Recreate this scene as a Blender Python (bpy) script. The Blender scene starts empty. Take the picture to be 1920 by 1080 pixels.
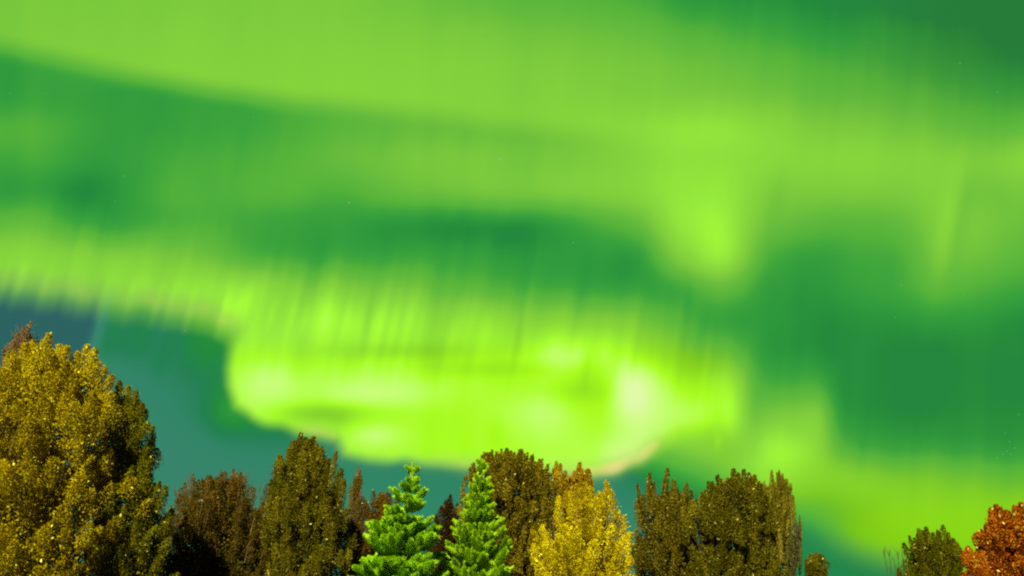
import bpy, math
import numpy as np

# ------------------------------------------------------------------ camera
scene = bpy.context.scene
COL = scene.collection
PITCH = math.radians(18.0)
CAM_Z = 1.6
LENS = 35.0
cam_data = bpy.data.cameras.new("camera")
cam_data.lens = LENS
cam_data.sensor_width = 36.0
cam_data.clip_start = 0.1
cam_data.clip_end = 12000.0
cam = bpy.data.objects.new("camera", cam_data)
cam.location = (0, 0, CAM_Z)
cam.rotation_euler = (math.pi / 2 + PITCH, 0, 0)
COL.objects.link(cam)
scene.camera = cam

# ------------------------------------------------------------------ night sky light and moon
MOON_EL, MOON_AZ = math.radians(38), math.radians(-15)      # azimuth measured from straight behind the camera
w = bpy.data.worlds.new("World")
scene.world = w
w.use_nodes = True
nt = w.node_tree
sky_tex = nt.nodes.new("ShaderNodeTexSky")
sky_tex.sky_type = 'NISHITA'
sky_tex.sun_disc = False
sky_tex.sun_elevation = MOON_EL
sky_tex.sun_rotation = math.pi - MOON_AZ
nt.links.new(sky_tex.outputs[0], nt.nodes["Background"].inputs[0])
nt.nodes["Background"].inputs[1].default_value = 0.0008       # a moonlit night

sun_d = bpy.data.lights.new("moon", 'SUN')
sun_d.energy = 5.0
sun_d.angle = math.radians(0.5)
sun_d.color = (1.0, 0.93, 0.55)
sun = bpy.data.objects.new("moon", sun_d)
from mathutils import Vector
to_moon = Vector((math.sin(MOON_AZ) * math.cos(MOON_EL), -math.cos(MOON_AZ) * math.cos(MOON_EL), math.sin(MOON_EL)))
sun.rotation_euler = to_moon.to_track_quat('Z', 'Y').to_euler()
sun.location = (-40, -60, 60)
COL.objects.link(sun)

scene.view_settings.view_transform = 'Standard'
scene.view_settings.look = 'None'
EXPOSURE = 0.55                     # a long night exposure
scene.view_settings.exposure = EXPOSURE
scene.view_settings.gamma = 1.0
scene.render.engine = 'CYCLES'
scene.cycles.max_bounces = 4
scene.cycles.diffuse_bounces = 2
scene.cycles.glossy_bounces = 2
scene.cycles.use_denoising = False
scene.cycles.filter_width = 2.1

# ------------------------------------------------------------------ helpers
def mesh_object(name, verts, faces4, mat, parent=None, attrs=None, smooth=False):
    """verts (n,3); faces4 (m,4) quads"""
    me = bpy.data.meshes.new(name)
    verts = np.asarray(verts, dtype=np.float32)
    f = np.asarray(faces4, dtype=np.int32)
    m, k = f.shape
    me.vertices.add(len(verts))
    me.vertices.foreach_set("co", verts.ravel())
    me.loops.add(m * k)
    me.loops.foreach_set("vertex_index", f.ravel())
    me.polygons.add(m)
    me.polygons.foreach_set("loop_start", np.arange(0, m * k, k, dtype=np.int32))
    me.polygons.foreach_set("loop_total", np.full(m, k, dtype=np.int32))
    if smooth:
        me.polygons.foreach_set("use_smooth", np.ones(m, dtype=bool))
    for an, (dom, data) in (attrs or {}).items():
        a = me.attributes.new(an, 'FLOAT', dom)
        a.data.foreach_set("value", np.asarray(data, dtype=np.float32).ravel())
    me.materials.append(mat)
    me.update(calc_edges=True)
    me.validate()
    o = bpy.data.objects.new(name, me)
    COL.objects.link(o)
    if parent:
        o.parent = parent
    return o

def srgb(c):
    c = np.asarray(c, dtype=float) / 255.0
    return np.where(c <= 0.04045, c / 12.92, ((c + 0.055) / 1.055) ** 2.4)

def new_mat(name):
    m = bpy.data.materials.new(name)
    m.use_nodes = True
    return m, m.node_tree, m.node_tree.nodes, m.node_tree.links

def set_ramp(ramp, stops):
    els = ramp.elements
    while len(els) > 1:
        els.remove(els[-1])
    els[0].position = stops[0][0]
    els[0].color = (*stops[0][1], 1)
    for p, c in stops[1:]:
        e = els.new(p)
        e.color = (*c, 1)

# ------------------------------------------------------------------ the aurora sky
F_CHART = LENS / 36.0 * 1920.0      # the sky chart: a tangent plane touching the sky due north, 18 degrees up
def value_noise1(x, seed, n=4096):
    r = np.random.default_rng(seed).random(n)
    i = np.floor(x).astype(int)
    f = x - i
    f = f * f * (3 - 2 * f)
    return r[i % n] * (1 - f) + r[(i + 1) % n] * f

def cubic_weights(t):
    return (-0.5 * t + t * t - 0.5 * t ** 3, 1 - 2.5 * t * t + 1.5 * t ** 3,
            0.5 * t + 2 * t * t - 1.5 * t ** 3, -0.5 * t * t + 0.5 * t ** 3)

def sample_grid(G, gx, gy):
    ny, nx = G.shape
    gx = np.clip(gx, 0, nx - 1.0001)
    gy = np.clip(gy, 0, ny - 1.0001)
    ix = gx.astype(int); iy = gy.astype(int)
    wx = cubic_weights(gx - ix); wy = cubic_weights(gy - iy)
    out = 0
    for j in range(4):
        yy = np.clip(iy + j - 1, 0, ny - 1)
        row = 0
        for i in range(4):
            row = row + wx[i] * G[yy, np.clip(ix + i - 1, 0, nx - 1)]
        out = out + wy[j] * row
    return out

def poly_sd(px, py, poly):
    """signed distance to a polygon, negative inside"""
    P = np.asarray(poly, float)
    d2 = np.full(px.shape, 1e18)
    inside = np.zeros(px.shape, bool)
    for k in range(len(P)):
        a = P[k]; b = P[(k + 1) % len(P)]
        e = b - a
        wx_, wy_ = px - a[0], py - a[1]
        t = np.clip((wx_ * e[0] + wy_ * e[1]) / (e @ e), 0, 1)
        d2 = np.minimum(d2, (wx_ - t * e[0]) ** 2 + (wy_ - t * e[1]) ** 2)
        c1 = (a[1] > py) != (b[1] > py)
        with np.errstate(divide='ignore', invalid='ignore'):
            xi = a[0] + (py - a[1]) * e[0] / e[1] if e[1] != 0 else np.full(px.shape, 1e9)
        inside ^= c1 & (px < xi)
    d = np.sqrt(d2)
    return np.where(inside, -d, d)

def sstep(a, b, x):
    t = np.clip((x - a) / (b - a), 0, 1)
    return t * t * (3 - 2 * t)

# brightness of the glow, every 80 x 60 chart units (100 = bright curtain, 0 = dim green, below 0 = bare night sky)
GLOW = np.array([
 [12,12,12,12,14,16,20,24,30,30,32,34,33,30,25,18, 5,-2,-6,-8,-9,-11,-13,-17,-19],
 [10,10,12,12,12,14,16,20,26,28,32,36,40,47,43,38,28,18, 9, 4, 2, 2,-2,-10,-14],
 [ 3, 8,12, 8, 8,10,14,18,25,28,34,38,45,50,54,54,47,40,30,24,18,14, 8,-2,-6],
 [ 6, 8, 6, 4, 4, 8,12,20,28,34,40,46,52,58,62,62,60,55,48,40,34,30,24,12,10],
 [24,20,10, 5, 5,10,14,20,28,36,40,42,44,46,56,74,88,86,74,62,56,52,46,32,36],
 [14,14, 4, 6,14,18,22,28,38,48,54,56,54,54,62,74,86,84,76,74,74,70,68,58,70],
 [ 5, 2,-8, 4,20,20,26,24,20,34,42,48,52,58,64,74,92,90,62,60,60,60,66,50,54],
 [36,32,12,12,20,20,14, 6, 4, 0,-4,-6,-4, 4,20,40,92,88,46,34,30,36,60,54,44],
 [70,72,66,62,56,40,20,10, 8, 8, 6, 4, 2, 0, 2, 6,66,84,20, 8,14,20,50,44,32],
 [74,80,74,78,86,84,76,60,52,48,40,32,24,16, 8, 6,16,34, 2, 0, 6,14,30,20,12],
 [70,72,76,80,80,84,90,92,92,90,88,88,84,76,60,50,30, 8,-2,-4,-4, 0, 4, 0,-6],
 [70,70,70,80,90,95,105,100,95,98,100,105,113,124,110,95,70,40, 0,-2,-6,-7,-8,-8,-8],
 [70,70,70,80,90,110,128,115,122,126,122,115,112,108,100,136,112,95,20,20,-4,-7,-9,-9,-10],
 [70,70,70,80,90,110,122,105,100,110,112,112,122,125,112,134,122,102,55,62, 2,-4,-6,-6,-6],
 [70,70,70,80,90,110,115,105,112,115,112,112,118,122,122,132,90,62,90,80,20,14, 8, 4, 2],
 [70,70,70,80,90,110,110,105,110,112,110,110,115,118,118,130,40,60,82,74,66,60,52,44,36],
 [60,60,60,60,60,60,60,60,60,60,60,60,60,60,60,60,30,46,32,34,54,74,76,72,70],
 [40,40,40,40,40,40,40,40,40,40,40,40,40,40,40,40,20,20, 4, 8,48,66,72,70,72],
 [20,20,20,20,20,20,20,20,20,20,20,20,20,20,20,20, 0, 0, 0, 0,30,50,66,70,70]], float)
# the high arch over the first band
ARCH = np.array([
 [55,57,57,58,58,60,60,60,57,52,46,38,33,30,25,18, 5],
 [58,60,62,62,64,64,64,63,62,60,57,54,50,47,43,38,28],
 [60,64,64,66,68,68,68,68,68,68,66,64,62,60,56,54,47],
 [60,64,66,68,70,72,72,72,72,72,70,68,66,66,64,62,60],
 [60,64,66,68,70,72,72,72,74,74,72,70,70,72,76,82,88]], float)
# bare night sky under the lower curtain, every 160 x 60 from y = 540
UNDER = np.array([
 [-50,-35,-14,-10,-10,-20,-25,-25,-28,-20],
 [-66,-52,-14, -6,-15,-25,-25,-25,-28,-20],
 [-66,-50,-16,-10,-20,-25,-25,-25,-28,-20],
 [-60,-48,-26,-12,-20,-25,-25,-25,-28,-20],
 [-50,-42,-32, -8,-14,-25,-25,-10, 60, 70],
 [-45,-40,-38,-26,-26,-26,-25,-20, 56, 78],
 [-42,-42,-40,-38,-30,-28,-26,-30,  6, 60],
 [-42,-42,-40,-40,-32,-30,-28,-30,-28,-15],
 [-42,-42,-40,-40,-32,-30,-28,-30,-28,-20]], float)
ARCH_EDGE = [(-200,50),(0,90),(100,110),(200,135),(300,155),(400,172),(500,186),(600,196),(700,205),(800,214),(900,226),(1000,240),(1100,252),(1200,262),(1300,270),(2200,270)]
CURTAIN_EDGE = [(-400,530),(0,546),(60,553),(130,563),(200,573),(300,590),(380,602),(440,612),(480,622),(2200,628)]
LOW_EDGE = [(-400,380),(462,380),(456,560),(444,620),(431,664),(426,690),(427,722),(440,760),(474,788),(536,805),(600,818),(632,826),(645,850),(690,862),(760,868),(840,878),(900,882),(1000,890),(1100,890),(1160,884),(1200,866),(1240,838),(1280,824),(1320,828),(1345,850),(1380,900),(1400,1200),(-400,1200)]
RIGHT_POCKET = [(1440,955),(1500,985),(1560,1014),(1610,1034),(1650,1046),(1720,1056),(1740,1200),(1440,1200)]

def aurora(px, py):
    ray = px + (py - 600) * (0.30 - 0.00012 * np.clip(px, 0, 1900))                     # rays lean: they run towards the magnetic zenith
    n1 = value_noise1(ray / 34.0 + 50, 3) - 0.5
    n2 = value_noise1(ray / 13.0 + 80, 4) - 0.5
    n3 = value_noise1(ray / 90.0 + 20, 5) - 0.5
    n1b = value_noise1(ray / 22.0 + 310, 8) - 0.5
    def fibre(w_, h_, seed):
        k = py / h_
        i = np.floor(k).astype(int); f = k - i; f = f * f * (3 - 2 * f)
        return (value_noise1(ray / w_ + 37.7 * (i % 50), seed) * (1 - f) + value_noise1(ray / w_ + 37.7 * ((i + 1) % 50), seed) * f) - 0.5
    f1 = fibre(42.0, 230.0, 21); f2 = fibre(19.0, 170.0, 22); f3 = fibre(9.0, 140.0, 23)
    rayed = 0.28 + 0.45 * np.exp(-((py - (560 + 0.08 * px)) / 85.0) ** 2) * (1 - sstep(1250, 1500, px)) 
    f1 = f1 * rayed; f2 = f2 * rayed; f3 = f3 * rayed
    shift = 26 * f1 + 18 * f2 + 7 * f3
    v = sample_grid(GLOW, px / 80.0, (py + shift) / 60.0) + 7 * f1 + 6 * f2 + 3.5 * f3
    e = np.interp(px, [a for a, b in ARCH_EDGE], [b for a, b in ARCH_EDGE])
    wa = 1 - sstep(-36, 32, py + 0.45 * shift - e)
    wa = wa * (1 - sstep(1180, 1300, px))
    v = v * (1 - wa) + wa * (sample_grid(ARCH, px / 80.0, (py + shift) / 60.0) + 4 * f1 + 3 * f2 + 1.5 * f3)
    # rayed fabric of the curtains
    env = np.exp(-((py - (560 + 0.06 * px)) / 85.0) ** 2) * (1 - sstep(1150, 1450, px))
    v = v + env * (15 * n1 + 12 * n1 * n2 * 2 + 5 * n2 + 14 * n3) * sstep(-30, 500, px + 200)
    v = v + 5 * (value_noise1(px / 70.0 + 7, 11) - 0.5) + 2 * (value_noise1(px / 30.0 + 9, 12) - 0.5)
    # a few separate thin rays, bright and dark
    for rx, ry, wd, hh, amp in [(690,605,8,46,-16),(975,640,10,48,-16),(1100,690,8,50,-9),(1085,640,10,40,6),(600,580,20,52,16),(465,565,16,42,14),
                                (545,600,8,40,-8),(845,640,12,40,6),(40,520,9,40,10),(215,520,20,40,10),(270,535,14,40,10),(1276,640,12,90,-6),(1000,590,16,60,-6),
                                (1180,640,10,80,6),(1775,420,20,120,14),(1800,420,18,90,-10),(1460,360,20,60,-8)]:
        u = px + (py - ry) * 0.17 - rx
        v = v + amp * np.exp(-(u / wd) ** 2 - ((py - ry) / hh) ** 2)
    hem = np.exp(-((py - np.interp(px, [a for a, b in CURTAIN_EDGE], [b for a, b in CURTAIN_EDGE]) + 32) / 34.0) ** 2) * (1 - sstep(520, 760, px))
    v = v + hem * (34 * np.maximum(n2 - 0.05, 0) + 26 * np.maximum(n1b, 0))
    # local knots of the bright fold
    for bx, by, sx, sy, amp in [(520,715,55,42,17),(690,742,110,24,18),(700,815,50,24,26),(1005,745,60,60,13),(1183,735,34,52,34),(1215,790,50,60,8),(1165,850,40,26,14),
                                (1085,735,80,18,-9),(600,775,70,16,-32),(635,790,20,20,-10),(930,815,20,35,-10),(1050,665,60,35,10),(1300,780,40,30,8),(1368,775,16,60,14),(1412,770,20,70,-20),(1346,832,7,16,20),(1535,770,18,50,10),(1575,780,24,70,-12),(1480,850,50,30,8),
                                (760,658,150,16,-18),(920,692,120,15,-16),(1350,470,34,60,10),(1345,420,40,40,8)]:
        v = v + amp * np.exp(-((px - bx) / sx) ** 2 - ((py - by) / sy) ** 2)
    # bare sky under the folds
    wob = n1 * 7 + n2 * 13 + n1b * 6 + 8 * n3
    sd_a = np.interp(px, [a for a, b in CURTAIN_EDGE], [b for a, b in CURTAIN_EDGE]) - py + wob
    sd_b = poly_sd(px, py - n1 * 8 * (1 - sstep(1150, 1200, px)), LOW_EDGE)
    sd = 0.5 * (sd_a + sd_b + np.sqrt((sd_a - sd_b) ** 2 + 26.0 ** 2)) - 5
    left = (1 - sstep(380, 520, px)) * (1 - sstep(610, 660, py))
    soft = 17 + 30 * left + 20 * sstep(1180, 1320, px)
    soft_up = 15 + 34 * left + 28 * sstep(1200, 1320, px)
    under = sample_grid(UNDER, px / 160.0, (py - 540) / 60.0)
    under = under + 12 * sstep(170, 190, ray - 4) * (1 - sstep(170, 240, ray)) * 0
    under = under + 22 * np.exp(-((ray - 322) / 16) ** 2 - ((py - 650) / 45) ** 2) + 12 * np.exp(-((px - 425) / 40) ** 2 - ((py - 770) / 50) ** 2)
    step = 1 - sstep(640, 740, py)
    edge190 = sstep(162, 216, ray)
    under = under * (1 - step) + step * (under * sstep(290, 390, px) + (1 - sstep(290, 390, px)) * ((1 - edge190) * -60 + edge190 * (-17 - 6 * sstep(640, 700, py))))
    under = under + 12 * n1 * (1 - sstep(600, 760, py)) * edge190
    wl = sstep(-1, 1, sd / np.where(sd > 0, soft_up, soft))
    sp = poly_sd(px, py, RIGHT_POCKET)
    wp = 1 - sstep(-44, 38, sp)
    bare = under * (1 - wp) + wp * (-14)
    lit = wl * (1 - wp)
    # warm lower border of the curtains
    amp = np.interp(px, [-100,0,200,380,440,470,530,560,590,625,650,760,860,890,930,1000,1100,1150,1195,1225,1255,1330],
                        [.24,.24,.26,.32,.30,.10,.05,.22,.40,.40,.10,.12,.42,.45,.3,.2,.45,.66,.72,.5,.12,0])
    amp = amp * (1 - sstep(600, 650, py) * (1 - sstep(455, 560, px)))
    rose = amp * np.exp(-((sd - 4 - 13 * left) / (17.0 + 10 * left)) ** 2) * np.where(left > 0.02, sstep(-16, 10, sd), 1) * (1 + 0.5 * n1 + 0.5 * n1b)
    rose = rose + 0.0
    acid = sstep(780, 1000, py) * sstep(1380, 1560, px) + 0.55 * sstep(620, 680, py) * (1 - sstep(1300, 1420, px)) + 0.3 * sstep(560, 640, py) * sstep(600, 900, px) * (1 - sstep(1300, 1420, px))
    acid = acid * (1 - 0.9 * sstep(108, 135, v)) * sstep(15, 60, v)
    dim = sstep(1500, 1850, px) * (1 - sstep(60, 260, py)) + 0.2 * sstep(1450, 1750, px) * sstep(560, 660, py) * (1 - sstep(800, 900, py))
    return v, bare, lit, np.clip(rose, 0, 1), np.clip(acid, 0, 1), np.clip(dim, 0, 1)

def build_sky():
    R = 4000.0
    az = np.concatenate([np.arange(-88, -34, 2.0), np.arange(-34, 34, 0.16), np.arange(34, 88.1, 2.0)])
    el = np.concatenate([np.arange(-4, 0, 0.5), np.arange(0, 40, 0.13), np.arange(40, 78.1, 2.0)])
    A, E = np.meshgrid(np.radians(az), np.radians(el))
    d = np.stack([np.sin(A) * np.cos(E), np.cos(A) * np.cos(E), np.sin(E)], -1)
    fwd = d[..., 1] * math.cos(PITCH) + d[..., 2] * math.sin(PITCH)
    up = -d[..., 1] * math.sin(PITCH) + d[..., 2] * math.cos(PITCH)
    fw = np.maximum(fwd, 0.03)
    px = np.clip(960 + F_CHART * d[..., 0] / fw, -3000, 5000)
    py = np.clip(540 - F_CHART * up / fw, -3000, 3000)
    v, bare, lit, rose, acid, dim = aurora(px, py)
    v = np.where(px > 1250, np.maximum(v, -9), v)
    over = np.maximum(np.maximum(-px, px - 1920), np.maximum(-py - 150, py - 1500))
    fade = 1 - sstep(150, 1100, over)
    verts = d.reshape(-1, 3) * R
    verts[:, 2] += CAM_Z
    ny, nx = A.shape
    idx = np.arange(ny * nx).reshape(ny, nx)
    faces = np.stack([idx[:-1, :-1], idx[1:, :-1], idx[1:, 1:], idx[:-1, 1:]], -1).reshape(-1, 4)
    m, t, N, L = new_mat("aurora_sky")
    N.clear()
    def att(n):
        a = N.new("ShaderNodeAttribute"); a.attribute_name = n
        return a.outputs["Fac"]
    S = [(-68,(44,92,95)),(-54,(45,104,98)),(-41,(56,132,107)),(-30,(50,133,102)),(-18,(36,128,82)),(-8,(36,138,60)),(0,(46,152,60)),(12,(62,164,60)),(24,(84,178,58)),(40,(102,187,60)),
         (60,(125,203,60)),(78,(137,216,60)),(95,(150,233,60)),(112,(166,252,56)),(128,(184,254,92)),(145,(206,252,132)),(165,(224,250,172))]
    def level_colour(name):
        mr = N.new("ShaderNodeMapRange")
        mr.inputs[1].default_value = -70; mr.inputs[2].default_value = 170
        L.new(att(name), mr.inputs[0])
        cr = N.new("ShaderNodeValToRGB")
        set_ramp(cr.color_ramp, [((a + 70) / 240.0, tuple(srgb(c))) for a, c in S])
        L.new(mr.outputs[0], cr.inputs[0])
        return cr.outputs[0]
    def mix(fac, a, b, mode='MIX'):
        x = N.new("ShaderNodeMix"); x.data_type = 'RGBA'; x.blend_type = mode
        L.new(fac, x.inputs[0]); L.new(a, x.inputs[6])
        if isinstance(b, tuple): x.inputs[7].default_value = (*b, 1)
        else: L.new(b, x.inputs[7])
        return x.outputs[2]
    c = mix(att("acid"), level_colour("glow"), (1.04, 1.0, 0.18), 'MULTIPLY')
    c = mix(att("lit"), level_colour("bare"), c)
    c = mix(att("dim"), c, (1.15, 0.80, 0.85), 'MULTIPLY')
    rr_ = N.new("ShaderNodeValToRGB")
    set_ramp(rr_.color_ramp, [(0.0, tuple(srgb((150, 197, 90)))), (0.3, tuple(srgb((168, 197, 95)))), (0.5, tuple(srgb((222, 212, 120)))), (0.8, tuple(srgb((252, 216, 148))))])
    L.new(att("rose"), rr_.inputs[0])
    c = mix(att("rose"), c, rr_.outputs[0])
    em = N.new("ShaderNodeEmission")
    L.new(c, em.inputs[0])
    em.inputs[1].default_value = 2 ** -EXPOSURE
    tr = N.new("ShaderNodeBsdfTransparent")
    ms = N.new("ShaderNodeMixShader")
    L.new(att("fade"), ms.inputs[0]); L.new(tr.outputs[0], ms.inputs[1]); L.new(em.outputs[0], ms.inputs[2])
    out = N.new("ShaderNodeOutputMaterial")
    L.new(ms.outputs[0], out.inputs[0])
    m.cycles.emission_sampling = 'NONE'
    o = mesh_object("sky", verts, faces, m, smooth=True, attrs={
        "glow": ('POINT', v), "bare": ('POINT', bare), "lit": ('POINT', lit), "rose": ('POINT', rose), "acid": ('POINT', acid), "dim": ('POINT', dim), "fade": ('POINT', fade)})
    o["kind"] = "structure"
    o["label"] = "night sky filled with swirling green aurora curtains above the trees"
    return o
sky = build_sky()

def chart_dir(px, py):
    X = (px - 960) / F_CHART; Y = (540 - py) / F_CHART
    d = np.array([X, math.cos(PITCH) - Y * math.sin(PITCH), math.sin(PITCH) + Y * math.cos(PITCH)])
    return d / np.linalg.norm(d)

def build_stars():
    m, t, N, L = new_mat("starlight")
    N.clear()
    em = N.new("ShaderNodeEmission"); em.inputs[0].default_value = (0.62, 1.0, 0.45, 1)
    em.inputs[1].default_value = 0.34
    out = N.new("ShaderNodeOutputMaterial"); L.new(em.outputs[0], out.inputs[0])
    m.cycles.emission_sampling = 'NONE'
    V = []; Fc = []
    rng = np.random.default_rng(5)
    pts = [(938,298,2.6),(655,380,1.8),(1512,328,1.0),(1075,455,1.0),(232,330,.9),(143,100,.8),(1800,118,.9),(1665,205,.8),(1325,106,.8),(475,220,.8),(215,378,.8),(19,175,.8),(86,175,.7),
           (1575,475,.7),(1690,535,.9),(1740,545,.7),(1678,595,.9),(1870,173,.8),(346,620,.8),(1893,828,.9),(1888,846,.9),(1881,851,.8),(1895,851,.7),(1870,858,.8),(1903,840,.8),(1885,812,.7),(1910,777,.7)]
    for _ in range(30):
        pts.append((rng.uniform(0, 1920), rng.uniform(-200, 560), rng.uniform(.4, .6)))
    octa = np.array([(1,0,0),(-1,0,0),(0,1,0),(0,-1,0),(0,0,1),(0,0,-1)], float)
    of = [(0,2,4),(2,1,4),(1,3,4),(3,0,4),(2,0,5),(1,2,5),(3,1,5),(0,3,5)]
    for px, py, s in pts:
        c = chart_dir(px, py) * 3950 + np.array((0, 0, CAM_Z))
        b = len(V)
        V += list(c + octa * 2.1 * s)
        Fc += [(b + i, b + j, b + k) for i, j, k in of]
    o = mesh_object("stars", np.array(V), np.array(Fc), m)
    o["kind"] = "stuff"; o["label"] = "faint scattered stars showing through the aurora"; o["category"] = "stars"
build_stars()

# ------------------------------------------------------------------ ground
def build_ground():
    m, t, N, L = new_mat("night_meadow")
    b = N["Principled BSDF"]
    tc = N.new("ShaderNodeTexCoord")
    nz = N.new("ShaderNodeTexNoise"); nz.inputs["Scale"].default_value = 0.35; nz.inputs["Detail"].default_value = 8
    cr = N.new("ShaderNodeValToRGB")
    set_ramp(cr.color_ramp, [(0.3, (0.012, 0.018, 0.006)), (0.55, (0.03, 0.04, 0.01)), (0.8, (0.05, 0.045, 0.015))])
    L.new(tc.outputs["Object"], nz.inputs["Vector"]); L.new(nz.outputs[0], cr.inputs[0]); L.new(cr.outputs[0], b.inputs["Base Color"])
    b.inputs["Roughness"].default_value = 0.95
    xs = np.concatenate([[-6000, -1500, -400], np.linspace(-120, 120, 49), [400, 1500, 6000]])
    ys = np.concatenate([[-6000, -1500, -300], np.linspace(-40, 140, 37), [400, 1500, 6000]])
    X, Y = np.meshgrid(xs, ys)
    Z = 0.12 * np.sin(X * 0.21 + 1) * np.sin(Y * 0.17) * (np.abs(X) < 121) * (np.abs(Y - 50) < 91)
    v = np.stack([X, Y, Z], -1).reshape(-1, 3)
    ny, nx = X.shape
    idx = np.arange(ny * nx).reshape(ny, nx)
    f = np.stack([idx[:-1, :-1], idx[:-1, 1:], idx[1:, 1:], idx[1:, :-1]], -1).reshape(-1, 4)
    o = mesh_object("ground", v, f, m, smooth=True)
    o["kind"] = "structure"; o["label"] = "dark grassy ground under the trees"
build_ground()

# ------------------------------------------------------------------ tree kit
def leaf_material(name, stops, rough=0.5, spec=0.06, through=0.18):
    m, t, N, L = new_mat(name)
    b = N["Principled BSDF"]
    a = N.new("ShaderNodeAttribute"); a.attribute_name = "tone"
    cr = N.new("ShaderNodeValToRGB")
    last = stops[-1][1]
    stops = [(p * 0.95, c) for p, c in stops] + [(1.0, tuple(min(0.9, x * 1.5 + 0.12) for x in last[:2]) + (last[2] + 0.10,))]  # extra pale end stop: the painted glint colour of a few leaves
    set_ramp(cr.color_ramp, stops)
    L.new(a.outputs["Fac"], cr.inputs[0])
    L.new(cr.outputs[0], b.inputs["Base Color"])
    b.inputs["Roughness"].default_value = rough
    b.inputs["Specular IOR Level"].default_value = spec
    tl = N.new("ShaderNodeBsdfTranslucent"); L.new(cr.outputs[0], tl.inputs[0])
    ms = N.new("ShaderNodeMixShader"); ms.inputs[0].default_value = through
    L.new(b.outputs[0], ms.inputs[1]); L.new(tl.outputs[0], ms.inputs[2])
    L.new(ms.outputs[0], N["Material Output"].inputs[0])
    return m

def bark_material(name, c0, c1):
    m, t, N, L = new_mat(name)
    b = N["Principled BSDF"]
    tc = N.new("ShaderNodeTexCoord")
    mp = N.new("ShaderNodeMapping"); mp.inputs["Scale"].default_value = (6, 6, 1.2)
    nz = N.new("ShaderNodeTexNoise"); nz.inputs["Scale"].default_value = 3.0; nz.inputs["Detail"].default_value = 6
    cr = N.new("ShaderNodeValToRGB"); set_ramp(cr.color_ramp, [(0.3, c0), (0.7, c1)])
    L.new(tc.outputs["Object"], mp.inputs[0]); L.new(mp.outputs[0], nz.inputs["Vector"])
    L.new(nz.outputs[0], cr.inputs[0]); L.new(cr.outputs[0], b.inputs["Base Color"])
    b.inputs["Roughness"].default_value = 0.85
    return m

BARK_DARK = bark_material("dark_bark", (0.02, 0.014, 0.008), (0.07, 0.05, 0.03))
BARK_PALE = bark_material("pale_bark", (0.08, 0.06, 0.02), (0.26, 0.20, 0.06))
BARK_RUST = bark_material("rusty_twig_bark", (0.08, 0.03, 0.012), (0.22, 0.10, 0.045))
BARK_PINK = bark_material("pinkish_twig_bark", (0.12, 0.07, 0.04), (0.30, 0.18, 0.10))

def unit(a):
    return a / np.maximum(np.linalg.norm(a, axis=-1, keepdims=True), 1e-9)

class Tubes:
    def __init__(self):
        self.v = []; self.f = []; self.n = 0
    def add(self, pts, radii, k=5):
        pts = np.asarray(pts, float); radii = np.asarray(radii, float)
        n = len(pts)
        tan = unit(np.gradient(pts, axis=0))
        ref = np.array((0.0, 1.0, 0.0)) if abs(tan[0][1]) < 0.9 else np.array((1.0, 0, 0))
        u = unit(np.cross(tan, ref)); w_ = np.cross(tan, u)
        a = np.arange(k) * 2 * math.pi / k
        ring = (u[:, None] * np.cos(a)[None, :, None] + w_[:, None] * np.sin(a)[None, :, None]) * radii[:, None, None] + pts[:, None]
        self.v.append(ring.reshape(-1, 3))
        i = np.arange(n - 1)[:, None] * k; j = np.arange(k)[None]; j2 = (j + 1) % k
        q = np.stack([i + j, i + j2, i + k + j2, i + k + j], -1).reshape(-1, 4) + self.n
        self.f.append(q)
        self.n += n * k
    def build(self, name, mat, parent):
        return mesh_object(name, np.concatenate(self.v), np.concatenate(self.f), mat, parent, smooth=True)

class Leaves:
    def __init__(self, rng):
        self.q = []; self.t = []; self.rng = rng
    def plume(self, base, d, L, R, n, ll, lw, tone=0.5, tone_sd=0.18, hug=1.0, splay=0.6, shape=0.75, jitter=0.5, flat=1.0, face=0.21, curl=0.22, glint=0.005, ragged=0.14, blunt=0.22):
        """leaves along a shoot: a flame of foliage with the axis d"""
        r = self.rng
        d = unit(np.asarray(d, float))
        ref = np.array((0.0, 0, 1.0)) if abs(d[2]) < 0.9 else np.array((1.0, 0, 0))
        u = unit(np.cross(d, ref)); w_ = np.cross(d, u)
        t = r.random(n) ** 0.85
        ang = r.random(n) * 2 * math.pi
        prof = np.sin(math.pi * np.clip(0.06 + 0.94 * t, 0, 1) ** shape) ** 0.8
        rr = R * (blunt + (1 - blunt) * prof) * r.random(n) ** 0.4 * np.where(r.random(n) < ragged, r.uniform(1.1, 1.9, n), 1.0)
        rad = u * np.cos(ang)[:, None] + w_ * (np.sin(ang) * flat)[:, None]
        bend = (np.array((0, 0, 1.0)) - d) * curl * L          # tips turn up
        p = base + d * (t * L)[:, None] + bend * (t ** 2)[:, None] + rad * rr[:, None]
        ld = unit(d * hug + rad * splay + r.normal(0, jitter, (n, 3)))
        nr = unit(rad * 0.9 + d * 0.25 + r.normal(0, face, (n, 3)))
        wd = unit(np.cross(ld, nr))
        pale = r.random(n) < glint                # odd leaves painted pale and enlarged to stand in for glints
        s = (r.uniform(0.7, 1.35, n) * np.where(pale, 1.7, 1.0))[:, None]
        l = ld * ll * s; ww = wd * lw * 0.5 * s
        nrm = np.cross(ld, wd) * lw * 0.18 * s
        q = np.stack([p, p + l * 0.45 + ww + nrm, p + l, p + l * 0.45 - ww + nrm], 1)
        self.q.append(q)
        tt = np.clip(tone + r.normal(0, tone_sd, n), 0, 0.94)
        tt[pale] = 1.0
        self.t.append(tt)
    def build(self, name, mat, parent):
        q = np.concatenate(self.q); t = np.concatenate(self.t)
        f = np.arange(len(q) * 4).reshape(-1, 4)
        return mesh_object(name, q.reshape(-1, 3), f, mat, parent, attrs={"tone": ('FACE', t)})

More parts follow.
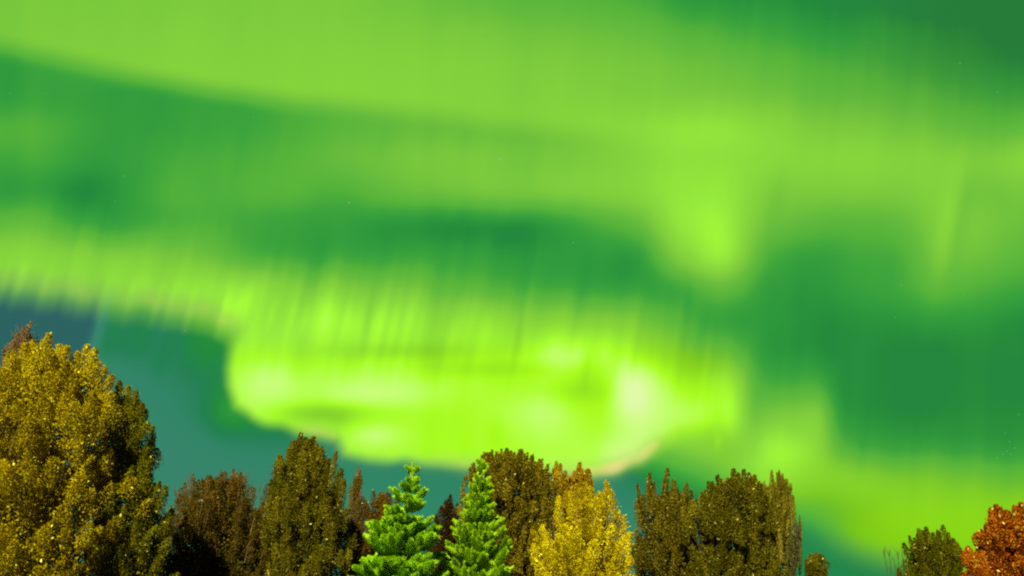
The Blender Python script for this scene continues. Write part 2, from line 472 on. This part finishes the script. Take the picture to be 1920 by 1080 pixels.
def at(px, py, D):
    """a point D metres north of the camera, in the direction of a chart point"""
    d = chart_dir(px, py)
    s = D / d[1]
    return np.array([d[0] * s, D, CAM_Z + d[2] * s])

TREES = 0
def empty_tree(name, label, cat, x, y, group=None):
    o = bpy.data.objects.new(name, None)
    o.empty_display_size = 0.5
    o.location = (x, y, 0)
    o["label"] = label; o["category"] = cat
    if group: o["group"] = group
    COL.objects.link(o)
    return o

def leafy_tree(name, label, cat, seed, D, rows, spires, mat, bark, *, dens=1.0, L=(0.8, 1.5), R=(0.16, 0.30), leaf=(0.14, 0.075), per=150,
               up=1.0, outw=0.7, core=0.5, tone_h=None, tone=0.5, lump=0.16, depth=0.9, splay=0.6, jitter=0.5, hug=1.0, twigs=0, twig_mat=None, twig_len=(0.8, 1.4),
               shape=0.75, group=None, gaps=0.0, stems=0, tone_sd=0.07, fill=1.0, wide=1.06):
    global TREES
    TREES += 1
    rng = np.random.default_rng(seed)
    zs = []; cx = []; rad = []
    for py, xl, xr in rows:
        a = at(xl, py, D); b = at(xr, py, D)
        zs.append(a[2]); cx.append((a[0] + b[0]) / 2); rad.append((b[0] - a[0]) / 2)
    zs = np.array(zs[::-1]); cx = np.array(cx[::-1]); rad = np.array(rad[::-1]) * wide
    # the crown goes on below the frame and closes over the trunk
    zb = max(0.55, zs[0] - max(1.2, 0.5 * rad[0]))
    zs = np.concatenate([[zb], zs]); cx = np.concatenate([[cx[0]], cx]); rad = np.concatenate([[rad[0] * 0.55], rad])
    x0 = float(np.interp(zb, zs, cx))
    root = empty_tree(name, label, cat, x0, D, group or ("autumn trees along the treeline" if cat == "tree" else "low shrubs between the trees"))
    off = np.array((x0, D, 0.0))
    lv = Leaves(rng); tb = Tubes()
    ztop = zs[-1]
    # trunk, leaning with the crown
    tz = np.linspace(0, ztop * 0.93, 14)
    tx = np.interp(tz, zs, cx) * 0.6 + x0 * 0.4
    tp = np.stack([tx, np.full_like(tz, D) + 0.08 * np.sin(tz * 1.3 + seed), tz], 1) - off
    tr0 = 0.035 * ztop * 0.5 + 0.06
    trr = tr0 * (1 - tz / (ztop * 0.98)) ** 0.9 + 0.012
    trr[0] *= 1.5
    tb.add(tp, trr, 8)
    def limb(p, r0=0.03, k=4):
        zb_ = max(0.5, p[2] - 0.35 * np.hypot(p[0] - np.interp(p[2], tz, tp[:, 0]), p[1]) - rng.uniform(0.5, 1.2))
        b = np.array([np.interp(zb_, tz, tp[:, 0]), np.interp(zb_, tz, tp[:, 1]), zb_])
        s = np.linspace(0, 1, 5)[:, None]
        c = b * (1 - s) + p * s
        c[:, 2] -= (np.sin(np.pi * s[:, 0]) * 0.12 * np.linalg.norm(p - b))
        c += rng.normal(0, 0.03, c.shape) * s * (1 - s) * 4
        tb.add(c, np.linspace(r0, 0.012, 5), k)
    def noise3(p, s):
        return math.sin(p[0] * 1.7 / s + seed) * math.sin(p[1] * 1.9 / s + 2 * seed) * math.sin(p[2] * 1.5 / s + 3 * seed)
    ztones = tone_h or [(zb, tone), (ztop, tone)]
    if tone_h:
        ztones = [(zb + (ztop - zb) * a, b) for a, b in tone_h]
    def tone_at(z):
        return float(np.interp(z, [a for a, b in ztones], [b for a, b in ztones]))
    # surface shoots
    H = ztop - zb
    zz = np.linspace(zb, ztop, 60)
    rr = np.interp(zz, zs, rad)
    area = float(np.sum(rr) * (zz[1] - zz[0]) * 2 * math.pi)
    mean_fp = 0.5 * (L[0] + L[1]) * 0.5 * (R[0] + R[1]) * 2.0
    R = (R[0] * 1.25, R[1] * 1.4); per = int(per * 5.5); leaf = (leaf[0] * 0.62, leaf[1] * 0.66)
    n = int(dens * 0.9 * area / mean_fp)
    zc = rng.choice(zz, size=n, p=rr / rr.sum()) + rng.normal(0, 0.1, n)
    for i in range(n):
        z = float(np.clip(zc[i], zb, ztop))
        r0 = float(np.interp(z, zs, rad)); c0 = float(np.interp(z, zs, cx))
        th = rng.uniform(-math.pi, math.pi)
        if abs(th) > 1.9 and rng.random() < 0.45:
            th = rng.uniform(-1.7, 1.7)
        inner = rng.random() < core
        k = rng.uniform(0.35, 0.75) if inner else rng.uniform(0.74, 1.04)
        tip = np.array([c0 + r0 * k * math.sin(th), D - r0 * k * depth * math.cos(th), z])
        nz = noise3(tip, 0.9)
        tip[:2] = np.array([c0, D]) + (tip[:2] - np.array([c0, D])) * (1 + lump * nz)
        if gaps and nz < -0.55 + gaps and not inner:
            continue
        hfrac = (z - zb) / H
        o_ = np.array([math.sin(th), -math.cos(th) * depth, 0])
        steep = up * (0.7 + 1.3 * hfrac ** 1.5)
        d = unit(o_ * outw * (1.45 - hfrac * 0.7) + np.array((0, 0, steep)) + rng.normal(0, 0.27, 3))
        ln = rng.uniform(*L); ra = rng.uniform(*R)
        if r0 < 0.5: ln *= 0.8; ra *= 0.75
        base = tip - d * ln * 0.95
        m = int(per * ln / L[1] * rng.uniform(0.7, 1.2) * (0.75 if inner else 1))
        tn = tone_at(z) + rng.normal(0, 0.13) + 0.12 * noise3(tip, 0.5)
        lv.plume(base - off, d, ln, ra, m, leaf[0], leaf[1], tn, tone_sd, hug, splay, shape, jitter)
        s = np.array([0, 0.5, 0.9])[:, None]
        tb.add(base - off + d * ln * s, np.array([0.014, 0.009, 0.004]), 3)
        if i % 4 == 0:
            limb(base - off, 0.03)
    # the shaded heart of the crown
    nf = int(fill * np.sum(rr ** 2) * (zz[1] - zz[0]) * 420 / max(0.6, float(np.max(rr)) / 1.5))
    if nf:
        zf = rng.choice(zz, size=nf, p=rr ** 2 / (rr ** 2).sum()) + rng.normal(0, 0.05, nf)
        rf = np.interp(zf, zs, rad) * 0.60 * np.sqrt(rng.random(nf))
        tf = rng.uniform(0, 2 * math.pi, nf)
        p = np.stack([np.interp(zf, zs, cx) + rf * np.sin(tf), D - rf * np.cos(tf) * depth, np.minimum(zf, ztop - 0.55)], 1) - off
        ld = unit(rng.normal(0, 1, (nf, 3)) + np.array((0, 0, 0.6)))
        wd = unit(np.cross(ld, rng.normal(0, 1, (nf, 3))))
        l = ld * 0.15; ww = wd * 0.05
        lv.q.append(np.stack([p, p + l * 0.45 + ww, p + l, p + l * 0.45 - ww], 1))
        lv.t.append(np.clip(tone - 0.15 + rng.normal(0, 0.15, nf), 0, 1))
    # leading shoots on the skyline
    for s in spires:
        sx, sy = s[0], s[1]
        sl = s[2] if len(s) > 2 else 1.0
        sr = s[3] if len(s) > 3 else 1.0
        dd = D + rng.uniform(-0.3, 0.3) * float(np.max(rad)) * 0.5
        tip = at(sx, sy, dd)
        c0 = float(np.interp(min(tip[2], ztop), zs, cx))
        lean = np.clip((tip[0] - c0) * 0.14, -0.4, 0.4) + rng.normal(0, 0.09)
        d = unit(np.array([lean, rng.normal(0, 0.05), 1.0]))
        ln = L[1] * 1.05 * sl; ra = R[1] * 0.72 * sr
        base = tip - d * ln
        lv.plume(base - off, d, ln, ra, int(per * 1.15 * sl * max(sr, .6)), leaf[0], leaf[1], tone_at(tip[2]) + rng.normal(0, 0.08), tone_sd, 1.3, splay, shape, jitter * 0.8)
        tb.add(base - off + d * ln * np.array([0, 0.5, 0.9])[:, None], np.array([0.014, 0.009, 0.004]), 3)
        limb(base - off, 0.03)
    for _ in range(stems):
        z = rng.uniform(zb + 0.3 * H, ztop - 0.25 * H)
        r0 = float(np.interp(z, zs, rad)); c0 = float(np.interp(z, zs, cx))
        th = rng.uniform(-0.9, 0.9)
        p = np.array([c0 + r0 * 0.95 * math.sin(th), D - r0 * 0.97 * math.cos(th) * depth, z]) - off
        d = unit(np.array([rng.normal(0.15, 0.15), -0.05, 1]))
        ln = rng.uniform(0.7, 1.5)
        tb.add(p + d * ln * np.linspace(0, 1, 4)[:, None], np.array([0.022, 0.018, 0.012, 0.006]), 4)
    tb.build("trunk", bark, root)
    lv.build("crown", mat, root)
    if twigs:
        tw = Tubes()
        for _ in range(twigs):
            z = rng.uniform(zb + 0.45 * H, ztop)
            r0 = float(np.interp(z, zs, rad)); c0 = float(np.interp(z, zs, cx))
            th = rng.uniform(-2.2, 2.2)
            k = math.sqrt(rng.random())
            ln = rng.uniform(*twig_len)
            d = unit(np.array([math.sin(th) * 0.3 * k, -math.cos(th) * 0.2 * k, 1]) + rng.normal(0, 0.09, 3))
            tip = np.array([c0 + r0 * k * math.sin(th), D - r0 * k * math.cos(th), z + 0.15 * ln]) - off
            s = np.linspace(1, 0, 4)[:, None]
            c = tip - d * ln * s
            c[1:3] += rng.normal(0, 0.03, (2, 3))
            tw.add(c, np.array([0.016, 0.012, 0.009, 0.004]), 3)
            for _k in range(4):
                q = c[1] * 0.5 + c[2] * 0.5 + d * rng.uniform(-0.2, 0.35) * ln
                dd2 = unit(d + rng.normal(0, 0.28, 3))
                tw.add(np.stack([q, q + dd2 * ln * 0.22, q + dd2 * ln * 0.42]), np.array([0.008, 0.006, 0.003]), 3)
        tw.build("twigs", twig_mat or bark, root)
    return root

def spruce(name, label, seed, D, apex, half_px, mat, rise, droop, tier=0.30, bl=(0.8, 1.12), thick=0.15, per=260, ragged=0.2, lean=0, finger=0.85):
    rng = np.random.default_rng(seed)
    top = at(apex[0], apex[1], D)
    bot = at(apex[0] + lean, 1080, D)
    halfw = at(apex[0] + half_px, 1080, D)[0] - at(apex[0], 1080, D)[0]
    root = empty_tree(name, label, "spruce tree", float(bot[0]), D, "green spruces in the middle of the treeline")
    off = np.array((bot[0], D, 0.0))
    H = top[2]
    vis = top[2] - bot[2]
    lv = Leaves(rng); tb = Tubes()
    tz = np.linspace(0, H - 0.15, 14)
    tx = np.interp(tz, [0, bot[2], H], [bot[0], bot[0], top[0]]) - off[0]
    tp = np.stack([tx, 0 * tz, tz], 1)
    tb.add(tp, 0.13 * (1 - tz / H) + 0.012, 8)
    lv.plume(np.array([tx[-1], 0, H - 0.75]), (0, 0, 1), 0.75, 0.06, 160, 0.11, 0.03, 0.55, 0.15, 1.0, 0.5, 0.6, 0.35, glint=0, ragged=0.03, blunt=0.0)
    z = H - 0.28
    while z > 0.5:
        t = (H - z) / vis
        reach = halfw * min(t, 1.0 + 0.5 * (t - 1) if t > 1 else t) * 1.0 + 0.10
        nb = int(np.clip(4 + reach * 2.6, 4, 8))
        ph = rng.uniform(0, 2 * math.pi)
        for k in range(nb):
            th = ph + 2 * math.pi * k / nb + rng.normal(0, 0.2)
            ln = max(0.25, reach * rng.uniform(*bl) * (1 + float(np.clip(rng.normal(0, ragged), -0.45, 0.22)) * 0.6))
            rs = rise * (1.3 - 0.5 * min(t, 1)) + rng.normal(0, 0.12)
            d = unit(np.array([math.sin(th), -math.cos(th), rs]))
            zz = z + rng.normal(0, tier * 0.2)
            b = np.array([np.interp(zz, tz, tx), 0, zz - ln * d[2] * droop])
            th_ = thick * (0.32 + 0.75 * min(t, 1.0)) * rng.uniform(0.85, 1.2)
            n = int(per * (0.2 + ln))
            tn = 0.5 + rng.normal(0, 0.12)
            tb.add(b + d * ln * np.array([0, 0.5, 0.85])[:, None], np.array([0.022, 0.014, 0.005]), 3)
            # the outer end of the bough is one thick finger, shorter fingers fork off behind it
            cut = max(0.0, ln - finger * rng.uniform(0.8, 1.2))
            lv.plume(b + d * cut, d, ln - cut, th_, n, 0.12, 0.026, tn, 0.10, 1.2, 0.42, 0.62, 0.2, face=0.22, curl=0.08, glint=0, ragged=0.03, blunt=0.0)
            side = np.array([math.cos(th), math.sin(th), 0])
            if ln > 0.5:
                for s_ in (-1, 1):
                    for f_ in ((0.3, 0.62) if ln > 0.9 else (0.45,)):
                        d2 = unit(d * 0.95 + side * s_ * rng.uniform(0.5, 0.85) + np.array((0, 0, rng.normal(0.12, 0.1))))
                        l2 = min(finger, ln * 0.6) * rng.uniform(0.65, 1.0)
                        lv.plume(b + d * ln * f_, d2, l2, th_ * 0.85, int(n * 0.55), 0.12, 0.026, tn + rng.normal(0, 0.06), 0.13, 1.2, 0.42, 0.62, 0.2, face=0.22, curl=0.08, glint=0, ragged=0.03, blunt=0.0)
                        tb.add(np.stack([b + d * ln * f_, b + d * ln * f_ + d2 * l2 * 0.8]), np.array([0.01, 0.004]), 3)
            if cut > 0.3:
                lv.plume(b, d, cut * 1.1, th_ * 0.6, int(n * 0.3), 0.10, 0.038, tn - 0.1, 0.13, 1.0, 0.7, 0.9, 0.28, glint=0, ragged=0.03, blunt=0.0)
        z -= tier * rng.uniform(0.85, 1.15) * (0.55 + 0.5 * min(t, 1))
    tb.build("trunk", BARK_DARK, root)
    lv.build("crown", mat, root)
    return root

def twig_clump(name, label, seed, D, tips, bark):
    """thin bare stems rising from one base"""
    rng = np.random.default_rng(seed)
    x0 = float(np.mean([at(a, b, D)[0] for a, b in tips]))
    root = empty_tree(name, label, "bare sapling", x0, D)
    tb = Tubes(); tw = Tubes()
    for i, (a, b) in enumerate(tips):
        tip = at(a, b, D + rng.uniform(-0.4, 0.4)) - np.array((x0, D, 0))
        base = np.array([rng.normal(0, 0.08), rng.normal(0, 0.08), 0])
        s = np.linspace(0, 1, 8)[:, None]
        c = base * (1 - s) + tip * s
        c[:, 0] += np.sin(s[:, 0] * math.pi) * (tip[0] - base[0]) * 0.35
        tb.add(c, np.linspace(0.035, 0.008, 8), 5)
        for _ in range(16):
            f = rng.uniform(0.35, 0.97)
            p = base * (1 - f) + tip * f
            p[0] += math.sin(f * math.pi) * (tip[0] - base[0]) * 0.35
            d = unit(np.array([rng.normal(0, 0.3), rng.normal(0, 0.3), 1]))
            ln = rng.uniform(0.25, 0.6)
            tw.add(np.stack([p, p + d * ln * 0.5, p + d * ln]), np.array([0.010, 0.007, 0.003]), 3)
    tb.build("trunk", bark, root)
    tw.build("twigs", bark, root)

# ------------------------------------------------------------------ leaf colours
GOLD = leaf_material("gold_leaves", [(0.0, (0.12, 0.095, 0.001)), (0.35, (0.33, 0.255, 0.002)), (0.65, (0.50, 0.40, 0.003)), (1.0, (0.66, 0.56, 0.012))])
OLIVE = leaf_material("olive_leaves", [(0.0, (0.045, 0.05, 0.001)), (0.5, (0.155, 0.15, 0.002)), (1.0, (0.33, 0.31, 0.007))])
OLIVE_BROWN = leaf_material("olive_brown_leaves", [(0.0, (0.04, 0.038, 0.001)), (0.5, (0.142, 0.126, 0.003)), (1.0, (0.32, 0.28, 0.012))])
BROWN = leaf_material("brown_leaves", [(0.0, (0.035, 0.028, 0.001)), (0.5, (0.118, 0.094, 0.003)), (1.0, (0.26, 0.21, 0.01))])
DARK_BROWN = leaf_material("dark_brown_leaves", [(0.0, (0.015, 0.008, 0.001)), (0.5, (0.05, 0.025, 0.002)), (1.0, (0.10, 0.05, 0.005))])
RUST = leaf_material("rust_leaves", [(0.0, (0.05, 0.024, 0.002)), (0.5, (0.15, 0.078, 0.003)), (1.0, (0.28, 0.16, 0.006))])
BRONZE = leaf_material("bronze_leaves", [(0.0, (0.04, 0.032, 0.001)), (0.5, (0.16, 0.124, 0.002)), (1.0, (0.42, 0.34, 0.015))])
AMBER = leaf_material("amber_leaves", [(0.0, (0.18, 0.10, 0.002)), (0.5, (0.42, 0.26, 0.003)), (1.0, (0.60, 0.44, 0.01))])
YELLOW = leaf_material("yellow_leaves", [(0.0, (0.22, 0.15, 0.001)), (0.35, (0.52, 0.41, 0.002)), (0.7, (0.72, 0.61, 0.003)), (1.0, (0.80, 0.72, 0.02))])
RED = leaf_material("orange_red_leaves", [(0.0, (0.10, 0.022, 0.001)), (0.45, (0.38, 0.088, 0.002)), (0.8, (0.52, 0.17, 0.005)), (1.0, (0.66, 0.40, 0.03))])
SPRUCE = leaf_material("bright_spruce_needles", [(0.0, (0.19, 0.44, 0.006)), (0.5, (0.42, 0.78, 0.015)), (1.0, (0.58, 0.86, 0.04))], rough=0.5, through=0.3)
SPRUCE_B = leaf_material("yellow_green_spruce_needles", [(0.0, (0.21, 0.44, 0.006)), (0.5, (0.48, 0.78, 0.018)), (1.0, (0.62, 0.86, 0.05))], rough=0.5, through=0.3)

# ------------------------------------------------------------------ the trees, left to right
leafy_tree("autumn_tree", "pale pinkish-brown thin treetop poking out behind the big golden tree", "tree", 101, 47,
    [(608, 40, 62), (640, 12, 72), (690, 0, 90), (780, -20, 110), (1080, -40, 130)], [(45, 612, .8, .6), (58, 606, .8, .6), (20, 648, .6, .5), (8, 652, .5, .4), (70, 640, .6, .5)],
    leaf_material("pinkish_brown_leaves", [(0, (0.12, 0.06, 0.02)), (0.5, (0.28, 0.16, 0.05)), (1, (0.42, 0.30, 0.13))]), BARK_PINK, dens=0.35, per=70, twigs=60, twig_mat=BARK_PINK)
leafy_tree("autumn_tree", "tallest tree with dense golden-yellow leaf tufts at the left edge", "tree", 102, 40,
    [(668, 40, 160), (690, 0, 198), (722, -35, 218), (770, -70, 232), (850, -95, 244), (950, -100, 250), (1080, -95, 235)],
    [(92, 626), (80, 640), (168, 648), (182, 655), (22, 668), (130, 650), (150, 662), (204, 690), (216, 705), (-20, 680), (45, 645), (60, 640), (5, 690), (112, 648)],
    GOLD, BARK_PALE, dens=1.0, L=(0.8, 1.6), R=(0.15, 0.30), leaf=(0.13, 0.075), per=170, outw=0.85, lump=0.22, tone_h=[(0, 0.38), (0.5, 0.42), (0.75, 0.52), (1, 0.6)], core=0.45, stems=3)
leafy_tree("autumn_tree", "broad olive-green tree tucked against the right side of the golden tree", "tree", 103, 41.0,
    [(735, 235, 262), (765, 212, 278), (805, 190, 290), (860, 180, 290), (900, 178, 290), (935, 170, 316), (1000, 168, 325), (1080, 165, 325)],
    [(256, 733), (240, 725), (275, 768), (288, 800), (314, 912), (302, 905), (222, 715)],
    OLIVE, BARK_DARK, dens=1.1, L=(0.6, 1.2), R=(0.12, 0.22), leaf=(0.12, 0.06), per=140, core=0.45)
leafy_tree("autumn_tree", "dark brown thin-crowned tree with bare reddish twigs on top, right of the olive tree", "tree", 104, 50,
    [(884, 425, 458), (902, 345, 480), (935, 318, 502), (980, 290, 522), (1040, 275, 535), (1080, 265, 540)],
    [(360, 890, .8, .5), (438, 880, .9, .6), (452, 886, .8, .6), (395, 897, .7, .5), (345, 905, .7, .5), (478, 915, .7, .6), (504, 908, .7, .6)],
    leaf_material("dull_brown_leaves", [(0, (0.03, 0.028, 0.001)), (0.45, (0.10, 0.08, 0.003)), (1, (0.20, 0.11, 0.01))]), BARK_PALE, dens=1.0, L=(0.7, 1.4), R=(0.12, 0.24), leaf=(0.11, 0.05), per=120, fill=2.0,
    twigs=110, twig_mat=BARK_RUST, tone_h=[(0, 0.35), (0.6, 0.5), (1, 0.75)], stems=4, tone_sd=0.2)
leafy_tree("autumn_tree", "olive cone-shaped tree with pointed upright shoots, just left of the bright spruces", "tree", 105, 46,
    [(822, 552, 580), (845, 532, 612), (875, 518, 632), (912, 506, 645), (960, 500, 655), (1020, 500, 662), (1080, 500, 665)],
    [(564, 813), (550, 828), (588, 820), (578, 826), (606, 840), (540, 842), (525, 868), (632, 848, 1, .7), (616, 862), (514, 902), (506, 918), (648, 900), (595, 832), (643, 880)],
    OLIVE_BROWN, BARK_DARK, dens=1.05, L=(0.7, 1.4), R=(0.11, 0.2), leaf=(0.13, 0.06), per=140, up=1.5, outw=0.5, lump=0.25, core=0.4)
leafy_tree("autumn_tree", "low blackish-brown tree wedged in the shadow left of the olive cone-shaped tree", "tree", 123, 53,
    [(950, 492, 530), (975, 478, 545), (1020, 465, 560), (1080, 455, 570)], [(508, 940, .8, .7), (522, 946, .8, .7), (490, 955, .8, .7)],
    DARK_BROWN, BARK_DARK, dens=1.1, L=(0.6, 1.1), R=(0.12, 0.2), leaf=(0.11, 0.055), per=110, tone=0.7)
leafy_tree("autumn_tree", "slender rusty-brown wispy treetop rising behind the olive cone-shaped tree", "tree", 106, 50,
    [(884, 667, 676), (915, 657, 679), (960, 645, 684), (1080, 630, 690)], [(672, 878, .9, .5), (664, 905, .8, .5), (676, 900, .7, .4)],
    BROWN, BARK_RUST, dens=0.8, L=(0.6, 1.1), R=(0.08, 0.15), leaf=(0.09, 0.04), per=80, up=2, outw=0.3, twigs=60, twig_mat=BARK_RUST, tone=0.6)
leafy_tree("autumn_tree", "low rusty-orange tree in the gap left of the brightest spruce", "tree", 107, 54,
    [(925, 700, 735), (948, 676, 745), (985, 668, 760), (1080, 660, 770)], [(700, 920, .8, .6), (728, 926, .8, .6), (685, 940, .7, .7), (745, 935, .7, .7), (715, 930, .7, .7)],
    RUST, BARK_DARK, dens=0.9, L=(0.6, 1.0), R=(0.12, 0.22), leaf=(0.11, 0.055), per=110)
spruce("spruce_tree", "bright green ragged spruce with wide spreading boughs", 108, 38, (775, 870), 92, SPRUCE, 0.42, 0.35, tier=0.56, thick=0.17, per=1000, ragged=0.3, lean=-30, finger=0.8)
leafy_tree("autumn_tree", "dark brown pointed tree in the gap between the two spruces", "tree", 109, 56,
    [(932, 838, 852), (955, 822, 866), (1000, 805, 885), (1080, 780, 905)], [(845, 928, .9, .7), (836, 942, .8, .7), (856, 945, .8, .7)],
    DARK_BROWN, BARK_DARK, dens=1.1, L=(0.6, 1.1), R=(0.12, 0.22), leaf=(0.11, 0.055), per=110)
spruce("spruce_tree", "narrow green spruce with upswept finger-like boughs in front of the bronze tree", 110, 40, (905, 863), 74, SPRUCE_B, 0.75, 0.3, tier=0.56, thick=0.13, per=1000, ragged=0.12, lean=-16, finger=0.95)
leafy_tree("autumn_tree", "round-topped bronze-brown tree right behind the narrow spruce", "tree", 111, 47,
    [(846, 920, 985), (858, 895, 1008), (880, 880, 1028), (920, 868, 1045), (980, 868, 1055), (1080, 880, 1060)],
    [(922, 845, 1, .7), (940, 843, 1, .7), (958, 846, 1, .7), (975, 846, 1, .7), (990, 850, 1, .7), (1000, 853, 1, .7), (905, 855, 1, .7), (885, 874), (1018, 864, 1, .7), (930, 848, 1, .6), (948, 848, 1, .6), (966, 849, 1, .6), (912, 850, 1, .6), (984, 852, 1, .6), (1030, 872)],
    BRONZE, BARK_DARK, dens=1.1, L=(0.45, 0.95), R=(0.07, 0.12), leaf=(0.12, 0.055), per=70, up=1.4, outw=0.5, lump=0.1, core=0.35, jitter=0.65, tone_sd=0.2)
leafy_tree("autumn_tree", "amber-orange tree with twin peaks rising behind the brightest yellow tree", "tree", 112, 49,
    [(880, 1036, 1102), (905, 1028, 1122), (960, 1010, 1138), (1080, 1000, 1150)],
    [(1042, 866), (1053, 870), (1036, 880), (1088, 868), (1078, 884, .8, .8), (1100, 882), (1112, 900), (1062, 884)],
    AMBER, BARK_DARK, dens=1.05, L=(0.7, 1.2), R=(0.10, 0.18), leaf=(0.11, 0.055), per=120, up=1.6, outw=0.45)
leafy_tree("autumn_tree", "brightest yellow tree with airy lemon leaves, right of the spruces", "tree", 113, 42,
    [(925, 1118, 1142), (945, 1066, 1146), (965, 1040, 1148), (992, 1016, 1150), (1020, 1003, 1185), (1050, 995, 1194), (1080, 992, 1194)],
    [(1136, 903), (1143, 918), (1125, 925), (1105, 914), (1085, 916), (1066, 922), (1048, 932), (1095, 905, .8), (1160, 958, .9), (1172, 968, .8), (1150, 975, .8), (1186, 1000, .7), (1015, 985, .8), (1000, 1020, .7)],
    YELLOW, BARK_PALE, dens=1.1, L=(0.6, 1.2), R=(0.12, 0.22), leaf=(0.115, 0.055), per=130, outw=0.8, lump=0.22, tone_h=[(0, 0.55), (0.6, 0.55), (1, 0.36)], stems=10, core=0.4, tone_sd=0.16)
leafy_tree("autumn_tree", "dark olive-brown tree split into separate narrow spires, right of the yellow tree", "tree", 114, 50,
    [(922, 1205, 1275), (940, 1194, 1318), (1000, 1176, 1330), (1080, 1166, 1330)],
    [(1192, 908, 1, .5), (1197, 930, 1, .7), (1220, 888, 1.5, .9), (1226, 905, 1.2, 1), (1214, 905, 1.1, .8), (1256, 880, 1.5, .9), (1264, 900, 1.2, 1), (1247, 900, 1.2, .9), (1270, 915), (1292, 907, 1.2, .9), (1300, 920, 1.1, .9), (1284, 925)],
    BROWN, BARK_DARK, dens=0.95, L=(0.7, 1.3), R=(0.11, 0.2), leaf=(0.13, 0.06), per=120, up=1.6, outw=0.45, lump=0.25, tone=0.62, tone_sd=0.22)
leafy_tree("autumn_tree", "dense olive-brown tree in the middle of the right-hand cluster", "tree", 115, 48,
    [(895, 1350, 1415), (915, 1322, 1428), (940, 1292, 1440), (1000, 1290, 1445), (1080, 1285, 1450)],
    [(1342, 893), (1333, 905), (1350, 900), (1376, 880), (1384, 888), (1396, 882), (1405, 888), (1414, 892), (1366, 898), (1320, 920), (1424, 905)],
    OLIVE_BROWN, BARK_DARK, dens=1.05, L=(0.7, 1.3), R=(0.10, 0.19), leaf=(0.13, 0.06), per=130, up=1.6, outw=0.45, lump=0.2, tone=0.42, tone_sd=0.2)
leafy_tree("autumn_tree", "feathery olive-yellow tree with long upswept sprays at the cluster's open right side", "tree", 116, 49,
    [(895, 1436, 1476), (915, 1420, 1486), (960, 1402, 1492), (1010, 1388, 1496), (1080, 1380, 1496)],
    [(1450, 884, 1.2), (1462, 883, 1.2), (1444, 892, 1.2), (1470, 890, 1.2), (1478, 905, 1.2), (1432, 905), (1486, 930), (1456, 888, 1.2)],
    leaf_material("feathery_olive_leaves", [(0, (0.06, 0.055, 0.004)), (0.5, (0.20, 0.17, 0.008)), (1, (0.38, 0.32, 0.04))]), BARK_DARK, dens=1.1, L=(1.1, 1.9), R=(0.08, 0.13), leaf=(0.15, 0.035), per=130, up=1.6, outw=0.5, splay=0.25, jitter=0.22, hug=1.5)
leafy_tree("autumn_tree", "wispy grey-green sapling leaning out beside the feathery olive tree", "tree", 117, 47,
    [(985, 1492, 1500), (1010, 1478, 1502), (1080, 1462, 1500)], [(1500, 968, 1, .5), (1496, 985, 1, .5), (1488, 1000, .9, .5), (1503, 1000, .9, .4)],
    leaf_material("grey_green_leaves", [(0, (0.035, 0.04, 0.004)), (0.5, (0.11, 0.115, 0.015)), (1, (0.2, 0.21, 0.04))]), BARK_DARK, dens=0.5, L=(0.8, 1.2), R=(0.06, 0.1), leaf=(0.11, 0.03), per=50, up=1.6, splay=0.3, jitter=0.25, twigs=24, twig_mat=BARK_DARK)
leafy_tree("shrub", "small round olive shrub top standing alone right of the tree cluster", "shrub", 118, 52,
    [(1040, 1518, 1542), (1050, 1510, 1550), (1065, 1506, 1553), (1080, 1508, 1550)], [(1530, 1037, .5), (1520, 1040, .5), (1542, 1042, .5), (1512, 1048, .5), (1550, 1052, .5)],
    OLIVE_BROWN, BARK_DARK, dens=1.1, L=(0.4, 0.8), R=(0.08, 0.15), leaf=(0.10, 0.05), per=90, up=1.3, tone=0.4)
twig_clump("bare_sapling", "clump of thin nearly bare stems rising beside the dark olive bushy tree", 119, 50, [(1657, 1030), (1667, 1033), (1676, 1042), (1690, 1024), (1683, 1034)], BARK_DARK)
leafy_tree("autumn_tree", "dark olive bushy tree just left of the orange-red tree", "tree", 120, 46,
    [(1000, 1712, 1784), (1020, 1694, 1798), (1045, 1684, 1808), (1080, 1678, 1818)],
    [(1703, 1006, .8, .6), (1722, 993), (1735, 989), (1728, 996), (1768, 986), (1760, 996), (1778, 1000), (1750, 1000), (1790, 1012), (1712, 1010), (1800, 1028, .8)],
    OLIVE, BARK_DARK, dens=1.1, L=(0.6, 1.2), R=(0.10, 0.18), leaf=(0.11, 0.05), per=120, up=1.5, outw=0.5, tone=0.34)
leafy_tree("shrub", "low orange shrub squeezed between the dark olive tree and the red tree", "shrub", 121, 43,
    [(1030, 1808, 1826), (1045, 1803, 1845), (1080, 1800, 1860)], [(1816, 1026, .6), (1808, 1035, .6), (1830, 1036, .6), (1842, 1034, .6)],
    RED, BARK_DARK, dens=1.1, L=(0.5, 0.9), R=(0.11, 0.2), leaf=(0.12, 0.07), per=110, tone=0.6)
leafy_tree("autumn_tree", "orange-red autumn tree at the right edge", "tree", 122, 44,
    [(958, 1853, 1930), (975, 1848, 1950), (1005, 1838, 1970), (1035, 1832, 1985), (1080, 1826, 1995)],
    [(1866, 948, 1, 1.2), (1858, 955), (1874, 952), (1890, 960), (1903, 950), (1916, 944), (1928, 946), (1940, 955), (1846, 985, .9, .8), (1840, 1005, .8, .8)],
    RED, BARK_DARK, dens=1.15, L=(0.6, 1.2), R=(0.12, 0.22), leaf=(0.14, 0.08), per=140, tone=0.45, tone_sd=0.24, up=1.3)
